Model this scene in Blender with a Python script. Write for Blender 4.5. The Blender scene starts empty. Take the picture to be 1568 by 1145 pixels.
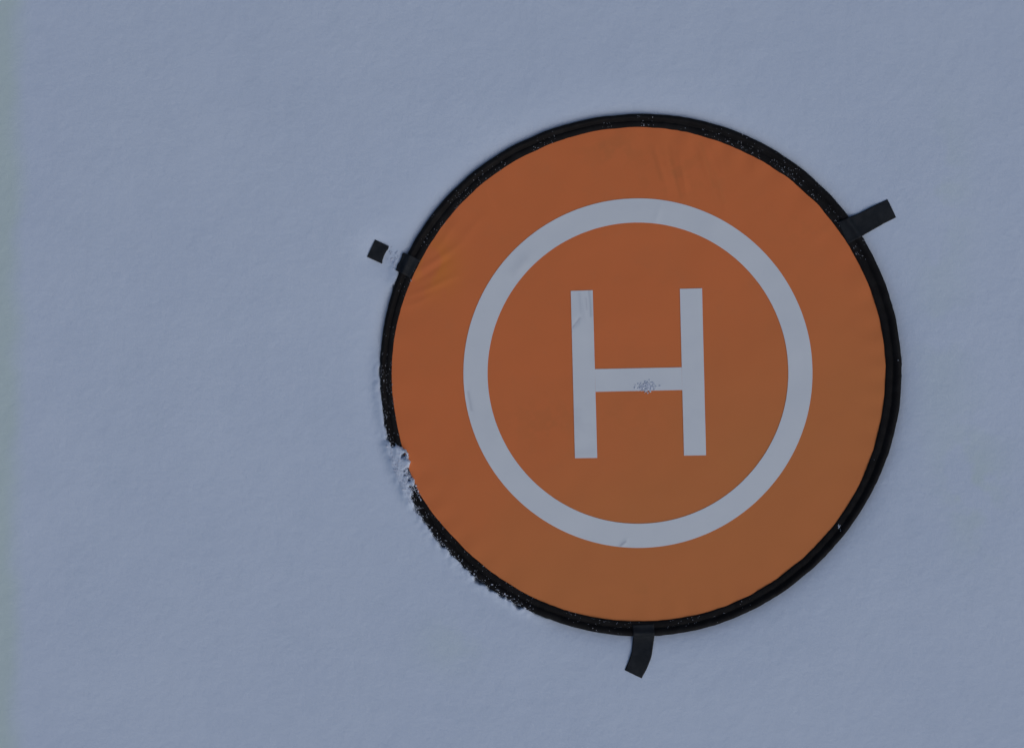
import bpy, math, random
import numpy as np
random.seed(4); rng=np.random.default_rng(7)
S=0.001
def W(px,py): return ((px-784)*S, -(py-572.5)*S)
CX,CY=W(978,573.3)      # fabric centre
OX,OY=W(979.7,573)      # rim centre
# ---------- noise ----------
_tab=np.random.default_rng(11).random((256,256))
def vn(x,y):
    x=np.asarray(x,float);y=np.asarray(y,float)
    xi=np.floor(x).astype(int);yi=np.floor(y).astype(int)
    fx=x-xi;fy=y-yi
    fx=fx*fx*(3-2*fx);fy=fy*fy*(3-2*fy)
    a=_tab[xi%256,yi%256];b=_tab[(xi+1)%256,yi%256];c=_tab[xi%256,(yi+1)%256];d=_tab[(xi+1)%256,(yi+1)%256]
    return (a*(1-fx)+b*fx)*(1-fy)+(c*(1-fx)+d*fx)*fy
def fbm(x,y,o=4):
    s=0;a=.5;t=0
    for i in range(o):
        s=s+a*vn(x*(2**i)+17.3*i,y*(2**i)+5.1*i);t+=a;a*=.5
    return s/t
def sst(a,b,x):
    t=np.clip((x-a)/(b-a),0,1);return t*t*(3-2*t)
def band(th,a,b,f):  # degrees, soft edges
    return sst(a-f,a+f,th)*(1-sst(b-f,b+f,th))
# ---------- rim outline ----------
def rout(th):
    t=np.radians(th)
    return 0.3998+0.0010*np.sin(3*t+.6)+0.0009*np.sin(5*t+2)+0.0012*np.exp(-((th-40)/25.)**2)
def rin(th):
    t=np.radians(th)
    return 0.3780+0.0006*np.sin(4*t+1)+0.0004*np.sin(9*t)+0.0035*np.exp(-((th-208)/9.)**2)
def polar(x,y,cx,cy):
    dx=x-cx;dy=y-cy
    return np.hypot(dx,dy),np.degrees(np.arctan2(dy,dx))%360
def ground(x,y):
    x=np.asarray(x,float);y=np.asarray(y,float)
    r,th=polar(x,y,OX,OY)
    d=r-rout(th)
    tx,ty=x+50,y+50
    far=np.clip((np.hypot(x,y)-1.2)/20,0,1)
    dp=np.clip(d,0,None)
    damp=.3+.7*sst(0,.08,dp)
    h=0.007+damp*(0.006*(fbm(tx*2.6,ty*2.6,2)-.5)+0.0012*(fbm(tx*14,ty*14,3)-.5))+0.0006*(fbm(tx*75,ty*75,3)-.5)
    h=h+far*1.2*(fbm(tx*.03,ty*.03,3)-.5)
    h=h-0.0045*np.exp(-dp/0.014)-0.0055*np.exp(-dp/0.05)
    # hollow around the buried strap end
    q=np.hypot(x-W(585,388)[0],y-W(585,388)[1])
    h=h-0.0055*np.exp(-(q/0.03)**2)
    n1=fbm(tx*120,ty*120,3); n2=fbm(tx*35,ty*35,2)
    mild=band(th,176,246,7); heavy=band(th,196.5,208.5,2.6); tabm=band(th,155.5,161,1.5)
    cov=mild*(-0.001+0.010*(n1-.35)+0.010*(n2-.45))+heavy*(0.0145+0.016*(n1-.5))+tabm*(0.001+0.008*(n1-.5))
    cov=cov+0.0035*(1-np.clip(mild+heavy+tabm,0,1))
    s=sst(-0.0022,0.0022,d+cov)
    top=0.0082+0.005*(n1-.5)+0.0025*heavy
    ring=np.clip(mild*.7+heavy+tabm*.5,0,1)*np.exp(-(dp/0.012)**2)
    h=h*(1-ring)+ring*top
    h=h*s+(-0.018)*(1-s)
    b=np.exp(-(((x-W(604,396)[0])/0.009)**2+((y-W(604,396)[1])/0.016)**2))
    h=h+0.003*b*(n1*2-.4)*s
    return h
# ---------- mesh helpers ----------
def mesh_np(name,co,faces,mat,smooth=True,parent=None):
    me=bpy.data.meshes.new(name)
    faces=np.asarray(faces,dtype=np.int32)
    n=len(faces);k=faces.shape[1]
    me.vertices.add(len(co));me.vertices.foreach_set("co",np.asarray(co,dtype=np.float32).ravel())
    me.loops.add(n*k);me.loops.foreach_set("vertex_index",faces.ravel())
    me.polygons.add(n)
    me.polygons.foreach_set("loop_start",np.arange(0,n*k,k,dtype=np.int32))
    me.polygons.foreach_set("loop_total",np.full(n,k,dtype=np.int32))
    me.polygons.foreach_set("use_smooth",np.full(n,smooth))
    me.update(calc_edges=True);me.validate()
    me.materials.append(mat)
    ob=bpy.data.objects.new(name,me);bpy.context.scene.collection.objects.link(ob)
    if parent: ob.parent=parent
    return ob
def grid_faces(nu,nv,wrap=False):   # index = i*nv+j
    i=np.arange(nu if wrap else nu-1);j=np.arange(nv-1)
    I,J=np.meshgrid(i,j,indexing='ij');I2=(I+1)%nu
    return np.stack([I*nv+J,I2*nv+J,I2*nv+J+1,I*nv+J+1],-1).reshape(-1,4)
def attr(ob,name,v):
    a=ob.data.attributes.new(name,'FLOAT','POINT');a.data.foreach_set("value",np.asarray(v,dtype=np.float32))
# ---------- material helper ----------
class M:
    def __init__(s,name,rough=.8,spec=.2):
        s.m=bpy.data.materials.new(name);s.m.use_nodes=True;s.n=s.m.node_tree.nodes;s.l=s.m.node_tree.links
        s.b=s.n['Principled BSDF'];s.b.inputs['Roughness'].default_value=rough;s.b.inputs['Specular IOR Level'].default_value=spec
        s.tc=s.n.new('ShaderNodeTexCoord')
    def noise(s,scale,det=3,rough=.55,vec=None):
        t=s.n.new('ShaderNodeTexNoise');t.inputs['Scale'].default_value=scale;t.inputs['Detail'].default_value=det;t.inputs['Roughness'].default_value=rough
        s.l.new(vec or s.tc.outputs['Object'],t.inputs['Vector']);return t.outputs['Fac']
    def mr(s,v,a,b,c=0,d=1,smooth=True):
        t=s.n.new('ShaderNodeMapRange');t.interpolation_type='SMOOTHSTEP' if smooth else 'LINEAR'
        s.l.new(v,t.inputs['Value'])
        for k,q in zip(('From Min','From Max','To Min','To Max'),(a,b,c,d)): t.inputs[k].default_value=q
        return t.outputs['Result']
    def math(s,op,a,b):
        t=s.n.new('ShaderNodeMath');t.operation=op
        for i,v in enumerate((a,b)):
            if isinstance(v,(int,float)): t.inputs[i].default_value=v
            else: s.l.new(v,t.inputs[i])
        return t.outputs[0]
    def mix(s,f,a,b):
        t=s.n.new('ShaderNodeMix');t.data_type='RGBA'
        if isinstance(f,(int,float)): t.inputs[0].default_value=f
        else: s.l.new(f,t.inputs[0])
        for k,v in ((6,a),(7,b)):
            if isinstance(v,tuple): t.inputs[k].default_value=(*v,1)
            else: s.l.new(v,t.inputs[k])
        return t.outputs[2]
    def col(s,c): s.l.new(c,s.b.inputs['Base Color'])
    def bump(s,h,strength,dist,prev=None):
        t=s.n.new('ShaderNodeBump');t.inputs['Strength'].default_value=strength;t.inputs['Distance'].default_value=dist
        s.l.new(h,t.inputs['Height'])
        if prev: s.l.new(prev,t.inputs['Normal'])
        s.l.new(t.outputs[0],s.b.inputs['Normal']);return t.outputs[0]
    def attr(s,name):
        t=s.n.new('ShaderNodeAttribute');t.attribute_name=name;return t.outputs['Fac']
# snow
a=M('snow',.9,.15)
c=a.mix(a.mr(a.noise(5,4),.35,.68),(0.580,0.690,0.860),(0.600,0.710,0.875))
c=a.mix(a.math('MULTIPLY',a.mr(a.noise(16,7,.75),.48,.72),.42),c,(0.540,0.655,0.815))
c=a.mix(a.math('MULTIPLY',a.mr(a.noise(190,3,.7),.35,.7),.22),c,(0.67,0.765,0.90))
c=a.mix(a.attr('tint'),c,(0.56,0.70,0.715))
a.col(c)
b=a.bump(a.noise(140,4,.65),.28,.002);a.bump(a.noise(600,2,.6),.35,.0006,b)
snow=a.m
a=M('loose_snow',.85,.15);a.col(a.mix(a.noise(300,2),(0.50,0.58,0.72),(0.68,0.74,0.86)));a.bump(a.noise(900,3),.4,.0006);loose=a.m
a=M('frost',.85,.2);a.col(a.mix(a.noise(300,2),(0.25,0.29,0.36),(0.62,0.66,0.75)));frost=a.m
# orange nylon
a=M('orange_nylon',.7,.15)
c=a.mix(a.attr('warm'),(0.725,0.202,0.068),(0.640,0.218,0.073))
c=a.mix(a.math('MULTIPLY',a.mr(a.noise(9,5,.6),.45,.7),.22),c,(0.63,0.200,0.072))
c=a.mix(a.math('MULTIPLY',a.mr(a.noise(45,5,.7),.52,.72),.14),c,(0.60,0.21,0.09))
c=a.mix(a.attr('gold'),c,(0.76,0.265,0.035))
c=a.mix(a.attr('stain_and_crease_shade'),c,(0.42,0.165,0.055))  # smudges, plus wrinkle shade painted into the orange
a.col(c)
b=a.bump(a.noise(1400,1),.15,.0003);a.bump(a.noise(60,3),.08,.001,b)
orange=a.m
a=M('white_print',.55,.2)
c=a.mix(a.mr(a.noise(8,4),.35,.7),(0.715,0.785,0.855),(0.69,0.76,0.835))
c=a.mix(a.math('MULTIPLY',a.mr(a.noise(38,5,.7),.55,.75),.15),c,(0.60,0.66,0.73))
c=a.mix(a.attr('stain_and_crease_shade'),c,(0.34,0.38,0.47));a.col(c)
a.bump(a.noise(60,3),.08,.001);white=a.m
a=M('black_binding',.75,.15)
c=a.mix(a.mr(a.noise(60,4),.4,.7),(0.006,0.006,0.007),(0.011,0.011,0.012))
c=a.mix(a.math('MULTIPLY',a.mr(a.noise(520,3,.7),.69,.76),.12),c,(0.35,0.37,0.42))
a.col(c);a.bump(a.noise(900,2),.3,.0004);black=a.m
a=M('black_webbing',.7,.2)
c=a.mix(a.mr(a.noise(90,4),.35,.7),(0.010,0.014,0.019),(0.018,0.022,0.028));a.col(c)
w=a.n.new('ShaderNodeTexWave');w.inputs['Scale'].default_value=260;a.l.new(a.tc.outputs['Object'],w.inputs['Vector'])
a.bump(w.outputs['Fac'],.3,.0003);web=a.m
a=M('grey_thread',.8,.2);a.col(a.mix(a.noise(400),(0.022,0.022,0.026),(0.045,0.045,0.05)));thread=a.m

# ---------- ground ----------
def axis(h,step):
    d=list(np.arange(-h,h+step/2,step));e=[];v=h;st=step
    while v<420: st*=1.25;v+=st;e.append(v)
    return np.array([-q for q in e[::-1]]+d+e)
xs=axis(.86,.0020);ys=axis(.64,.0020)
X,Y=np.meshgrid(xs,ys,indexing='ij')
Z=ground(X,Y)
g=mesh_np('snow_ground',np.stack([X,Y,Z],-1).reshape(-1,3),grid_faces(len(xs),len(ys)),snow)
def blob(px,py,sx,sy):
    x,y=W(px,py);return np.exp(-(((X-x)/(sx*S))**2+((Y-y)/(sy*S))**2))
nz=fbm((X+50)*16,(Y+50)*16,5)
strip=(1-sst(W(10,0)[0],W(48,0)[0],X+0.026*(fbm((X+50)*14,(Y+50)*14,4)-.5)))*(X>-2)
t=.9*strip+(.55*blob(1490,740,45,90)+.35*blob(1440,300,40,120)+.3*blob(690,985,50,40)+.25*blob(1440,560,40,150))*sst(.42,.62,nz)
attr(g,'tint',np.clip(t,0,1).ravel())

# ---------- pad ----------
pad=bpy.data.objects.new('landing_pad',None);bpy.context.scene.collection.objects.link(pad)
creases=[(1003,228,1022,292,4,.8),(1022,225,1040,300,4,-.8),(1040,240,1052,300,3.5,.8),(1066,212,1092,292,4.5,.9),(1082,214,1100,262,4,-.7),
(1092,262,1112,322,4,.8),(924,208,932,234,5,.5),(1148,235,1160,262,4,.5),
(628,452,700,424,5,.8),(622,436,690,398,5,-.7),(640,414,712,372,5,.65),(664,386,700,340,5,.5),(618,470,668,452,5,.5),(700,372,742,330,6,.4),
(742,290,756,322,4,.5),(888,446,900,496,4,.5),(876,502,890,486,3,-.6),(902,446,904,480,3,-.5),(782,420,812,392,8,.8),(715,590,724,640,4,-.5),
(948,836,962,826,3,.6),(1180,470,1215,560,9,.5),(1010,318,1002,345,5,.4),(1060,640,1082,690,10,.5),(760,700,790,735,8,.4),(1230,380,1290,330,9,.4)]
def padz(x,y):
    z=0.0006*(fbm((x+9)*11,(y+9)*11,3)-.5)*4
    for (a1,b1,a2,b2,w,h) in creases:
        p=W(a1,b1);q=W(a2,b2);dx=q[0]-p[0];dy=q[1]-p[1];L=dx*dx+dy*dy
        tt=((x-p[0])*dx+(y-p[1])*dy)/L
        tc=np.clip(tt,0,1);dd=np.hypot(x-p[0]-tc*dx,y-p[1]-tc*dy+0.0015*np.sin(tt*5))
        z=z+h*.001*np.exp(-(dd/(w*S))**2)*np.clip(1.2-abs(tc-.5)*1.6,0,1)
    r=np.hypot(x-CX,y-CY);th=np.arctan2(y-CY,x-CX)
    z=z+0.0005*sst(.33,.376,r)*np.sin(th*46+3*np.sin(th*5))*(.4+.6*vn(th*3+9,1+0*th))
    return z
def padattrs(ob):
    n=len(ob.data.vertices);c=np.empty(n*3);ob.data.vertices.foreach_get('co',c);c=c.reshape(-1,3);x,y=c[:,0],c[:,1]
    px=x/S+784;py=572.5-y/S
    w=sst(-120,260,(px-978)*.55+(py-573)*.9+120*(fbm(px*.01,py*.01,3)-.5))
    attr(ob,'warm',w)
    f=fbm(px*.05,py*.02,4)
    G=np.exp(-(((px-665)/36)**2+((py-408)/40)**2))*sst(.38,.62,f)*.5
    attr(ob,'gold',G)
    st=np.zeros(n)
    f2=fbm(px*.06,py*.06,5)
    for (a1,b1,sx,sy,k) in [(935,228,45,24,.2),(1040,265,60,45,.16),(830,650,60,30,.11),(1000,908,80,20,.12),(925,640,160,30,.07),(1220,350,50,40,.08)]:
        st+=k*np.exp(-(((px-a1)/sx)**2+((py-b1)/sy)**2))*sst(.42,.66,f2)
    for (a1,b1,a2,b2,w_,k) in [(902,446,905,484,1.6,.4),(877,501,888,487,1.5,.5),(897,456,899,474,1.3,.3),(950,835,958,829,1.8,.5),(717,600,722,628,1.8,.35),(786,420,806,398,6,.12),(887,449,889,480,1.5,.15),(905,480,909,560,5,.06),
        (1026,245,1042,300,3,.14),(1073,220,1093,285,3,.14),(1000,235,1012,275,3,.12),(1095,265,1110,310,3,.12),(878,694,912,690,8,.10)]:  # first streaks on this line: shade of the top wrinkles put into the colour
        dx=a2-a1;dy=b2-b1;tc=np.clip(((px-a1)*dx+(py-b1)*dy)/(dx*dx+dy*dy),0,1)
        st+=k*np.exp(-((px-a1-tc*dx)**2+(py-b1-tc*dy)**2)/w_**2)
    attr(ob,'stain_and_crease_shade',np.clip(st,0,1))
# orange disc (polar grid)
NT=1100;rr=np.linspace(0.0008,1,190);th=np.linspace(0,360,NT,endpoint=False)
T,R=np.meshgrid(th,rr,indexing='ij')
Rr=R*(rin(T)+.0012);x=CX+Rr*np.cos(np.radians(T));y=CY+Rr*np.sin(np.radians(T))
d=mesh_np('orange_fabric',np.stack([x,y,padz(x,y)],-1).reshape(-1,3),grid_faces(NT,190,True)[:,::-1],orange,parent=pad)
padattrs(d)
# ring
RX,RY=W(976.8,571.2)
rr=np.linspace(.2302,.2672,22);T,R=np.meshgrid(th,rr,indexing='ij')
x=RX+R*np.cos(np.radians(T));y=RY+R*np.sin(np.radians(T))
d=mesh_np('white_ring',np.stack([x,y,padz(x,y)+.0006],-1).reshape(-1,3),grid_faces(NT,22,True)[:,::-1],white,parent=pad);padattrs(d)
# H
cos=[];fcs=[];off=0
def quad(p,nu,nv):
    global off
    P=[np.array(W(*q)) for q in p]   # TL TR BR BL
    u,v=np.meshgrid(np.linspace(0,1,nu),np.linspace(0,1,nv),indexing='ij');u=u[...,None];v=v[...,None]
    c=(P[0]*(1-u)+P[1]*u)*(1-v)+(P[3]*(1-u)+P[2]*u)*v
    cos.append(np.dstack([c,padz(c[...,0],c[...,1])+.0006]).reshape(-1,3));fcs.append(grid_faces(nu,nv)[:,::-1]+off);off+=nu*nv
quad([(874,445.5),(907.5,444.5),(914.5,700.8),(880.3,701.3)],18,128)
quad([(1041,442.3),(1075,441.4),(1081,696.8),(1047.3,697.3)],18,128)
quad([(910.8,565),(1043.8,562.3),(1044.8,597),(911.9,599.8)],66,18)
d=mesh_np('letter_h',np.vstack(cos),np.vstack(fcs),white,parent=pad);padattrs(d)
# rim
prof=[(-.03,.0004),(0,.0014),(.08,.0022),(.30,.0026),(.40,.0020),(.44,.0012),(.48,.0026),(.56,.0052),(.66,.0070),(.76,.0074),(.86,.0062),(.94,.0036),(.985,.0005),(1.0,-.003),(.98,-.008),(.9,-.014)]
NT=1600;th=np.linspace(0,360,NT,endpoint=False);co=np.zeros((NT,len(prof),3))
ct,sn=np.cos(np.radians(th)),np.sin(np.radians(th))
ix=CX+rin(th)*ct;iy=CY+rin(th)*sn;ox=OX+rout(th)*ct;oy=OY+rout(th)*sn
for k,(u,z) in enumerate(prof):
    wob=0.0004*np.sin(np.radians(th*37))*vn(th*.2,th*0+k*0+3) + .0006*(vn(th*.9,0*th+7)-.5)
    co[:,k,0]=ix+(ox-ix)*u+ct*wob*(1 if 0<u<1 else .5);co[:,k,1]=iy+(oy-iy)*u+sn*wob
    co[:,k,2]=z+.0008*(vn(th*.5,0*th+k*.3)-.5)
mesh_np('black_rim',co.reshape(-1,3),grid_faces(NT,len(prof),True)[:,::-1],black,parent=pad)
def rimtop(x,y):
    r,t=polar(x,y,OX,OY);u=1+(r-rout(t))/(rout(t)-rin(t)+.0)
    return np.interp(u,[p[0] for p in prof[:14]],[p[1] for p in prof[:14]])
# straps
def strap(name,pts,gap=None):
    P=np.array([[*W(a,b),w*S] for a,b,w in pts]);seg=np.r_[0,np.cumsum(np.hypot(*np.diff(P[:,:2],axis=0).T))]
    n=64;s=np.linspace(0,seg[-1],n);cx=np.interp(s,seg,P[:,0]);cy=np.interp(s,seg,P[:,1]);hw=np.interp(s,seg,P[:,2])
    for _ in range(6):
        cx[1:-1]=(cx[:-2]+cx[1:-1]*2+cx[2:])/4;cy[1:-1]=(cy[:-2]+cy[1:-1]*2+cy[2:])/4
    tx=np.gradient(cx);ty=np.gradient(cy);L=np.hypot(tx,ty);nx,ny=-ty/L,tx/L
    m=17;v=np.linspace(-1,1,m)
    x=cx[:,None]+nx[:,None]*hw[:,None]*v;y=cy[:,None]+ny[:,None]*hw[:,None]*v
    r,t=polar(x,y,OX,OY);dd=r-rout(t)
    on=rimtop(x,y)+.0012
    zc=np.where(dd<-.001,on,np.maximum(ground(x,y)+.0022,.002))
    z=zc.copy()
    for _ in range(7):
        z[1:-1]=(z[:-2]+z[1:-1]*2+z[2:])/4
        z[:,1:-1]=(z[:,:-2]+z[:,1:-1]*2+z[:,2:])/4
    z=np.maximum(z,np.where(dd<.001,on-.0004,-1))
    z=z+.0006*np.sin(s*140)[:,None]+.0008*v[None,:]**2*np.sin(s*60)[:,None]
    if gap is not None:
        gx,gy=W(*gap[:2]);q=(x-gx)*tx[n//2]/L[n//2]+(y-gy)*ty[n//2]/L[n//2]+.004*(fbm(x*130+60,y*130+60,2)-.5)
        mk=1-sst(gap[2]*S-.0012,gap[2]*S+.0012,np.abs(q));z=z*(1-mk)+(-.02)*mk
    top=np.stack([x,y,z],-1);bot=np.stack([x,y,z-.0015],-1)
    sec=np.concatenate([top,bot[:,::-1]],1);k=2*m
    co=sec.reshape(-1,3);f=[]
    for i in range(n-1):
        for j in range(k):
            j2=(j+1)%k;f.append((i*k+j,(i+1)*k+j,(i+1)*k+j2,i*k+j2))
    for e in (0,n-1):
        for j in range(m-1): f.append((e*k+j,e*k+j+1,e*k+k-2-j,e*k+k-1-j))
    ob=mesh_np(name,co,np.array(f)[:,::-1],web,parent=pad)
    sv=[];sf=[]
    def st(i0,i1,j):
        for i in range(i0,i1,2):
            p=top[i,j];q=top[i+1,j];w=np.array([nx[i],ny[i],0])*.00035;o=len(sv);up=np.array([0,0,.0005])
            sv.extend([p-w+up,q-w+up,q+w+up,p+w+up]);sf.append((o,o+1,o+2,o+3))
    st(2,n-3,1);st(2,n-3,m-2)
    mesh_np(name+'_stitching',np.array(sv),np.array(sf),thread,parent=pad)
    return ob
strap('strap_1',[(1290,357,18.5),(1308,348.5,17.5),(1322,341.5,16.3),(1345,329,15.6),(1363.8,320,15.4)])
strap('strap_2',[(984.5,955,16.5),(985.5,975,16),(982,1000,15.5),(976,1016,15),(969,1030.5,14.3)])
strap('strap_3',[(635,412,15.5),(622,405,15.5),(605,397.5,14),(590,390.5,14.3),(568.5,380.5,14.6)],gap=(600.5,395.5,11))

# ---------- loose snow ----------
import bmesh
bm=bmesh.new();bmesh.ops.create_icosphere(bm,subdivisions=2,radius=1);IV=np.array([v.co[:] for v in bm.verts]);IF=np.array([[v.index for v in f.verts] for f in bm.faces]);bm.free()
bm=bmesh.new();bmesh.ops.create_icosphere(bm,subdivisions=1,radius=1);JV=np.array([v.co[:] for v in bm.verts]);JF=np.array([[v.index for v in f.verts] for f in bm.faces]);bm.free()
def crumbs(name,items,V,F,mat,parent=None):
    cs=[];fs=[];o=0
    for (x,y,z,r) in items:
        sc=np.array([rng.uniform(.7,1.5),rng.uniform(.7,1.4),rng.uniform(.4,.8)])
        a=rng.uniform(0,6.28);Rm=np.array([[math.cos(a),-math.sin(a),0],[math.sin(a),math.cos(a),0],[0,0,1]])
        v=V*(1+rng.normal(0,.16,(len(V),1)))*sc*r
        cs.append(v@Rm.T+[x,y,z]);fs.append(F+o);o+=len(V)
    return mesh_np(name,np.vstack(cs),np.vstack(fs),mat,smooth=True,parent=parent)
items=[]
def at(th,r): return OX+r*math.cos(math.radians(th)),OY+r*math.sin(math.radians(th))
for i in range(1300):
    hv=i<900
    t=rng.normal(203,4.0) if hv else rng.uniform(178,246)
    inner=.018 if abs(t-203)<7 else .004
    r=float(rout(t))+rng.uniform(-inner,.004) if hv else float(rout(t))-abs(rng.normal(0,.0035))
    x,y=at(t,r);z=max(float(ground(x,y)),float(rimtop(x,y)) if r<float(rout(t)) else -1)
    s=rng.uniform(.00022,.0007)*(1 if rng.random()<.93 else 2.0)
    items.append((x,y,z+s*.1,s))
for i in range(40):
    a,b=rng.normal(602,4),rng.normal(396,9);x,y=W(a,b);items.append((x,y,max(float(ground(x,y)),-.002)+.0002,rng.uniform(.0004,.0012)))
for i in range(170):
    a,b=rng.normal(991,6.0),rng.normal(592,4.0);x,y=W(a,b);items.append((x,y,float(padz(x,y))+.0009,rng.uniform(.0004,.0013)))
for i in range(10):
    a,b=rng.normal(1284,2),rng.normal(806,3);x,y=W(a,b);items.append((x,y,float(rimtop(x,y))+.0003,rng.uniform(.0004,.0009)))
crumbs('snow_clump',items,IV,IF,loose)
items=[]
for i in range(1100):
    t=rng.choice([rng.normal(85,22),rng.normal(140,18),rng.normal(255,22),rng.normal(45,12),rng.uniform(0,360),rng.normal(190,14)])
    if (t%360)>300 or (t%360)<25:
        if rng.random()<.85: continue
    u=rng.choice([rng.normal(.44,.05),rng.uniform(.05,.9),rng.normal(.1,.06)])
    if vn(t*.35,3.3)<.38: continue
    t=t%360;r0=float(rin(t));r1=float(rout(t));x,y=at(t,r0+(r1-r0)*u)
    z=np.interp(u,[p[0] for p in prof[:14]],[p[1] for p in prof[:14]])
    items.append((x,y,z+.0003,rng.uniform(.00022,.00052)*(1 if rng.random()<.92 else 1.6)))
crumbs('frost_specks',items,JV,JF,frost,parent=pad)

# ---------- light ----------
sc=bpy.context.scene
w=bpy.data.worlds.new('World');sc.world=w;w.use_nodes=True
nt=w.node_tree;bg=nt.nodes['Background'];sky=nt.nodes.new('ShaderNodeTexSky');sky.sky_type='NISHITA';sky.sun_disc=False
EL,AZ=45,140
sky.sun_elevation=math.radians(EL);sky.sun_rotation=math.radians(AZ);sky.dust_density=3;sky.air_density=1.0
nt.links.new(sky.outputs[0],bg.inputs[0]);bg.inputs[1].default_value=.068
l=bpy.data.lights.new('sun','SUN');l.energy=.5;l.angle=math.radians(60);l.color=(1,.97,.93)
lo=bpy.data.objects.new('sun',l);sc.collection.objects.link(lo)
from mathutils import Vector
dv=Vector((math.sin(math.radians(AZ))*math.cos(math.radians(EL)),math.cos(math.radians(AZ))*math.cos(math.radians(EL)),math.sin(math.radians(EL))))
lo.rotation_euler=dv.to_track_quat('Z','Y').to_euler();lo.location=(0,0,5)
# ---------- camera ----------
cam=bpy.data.cameras.new('camera');cam.sensor_width=36;H=2.0
cam.lens=36*H/(1568*S);cam.clip_end=2000;cam.clip_start=.05
co_=bpy.data.objects.new('camera',cam);sc.collection.objects.link(co_);co_.location=(0,0,H);sc.camera=co_
sc.view_settings.view_transform='Standard';sc.view_settings.look='None';sc.view_settings.exposure=0
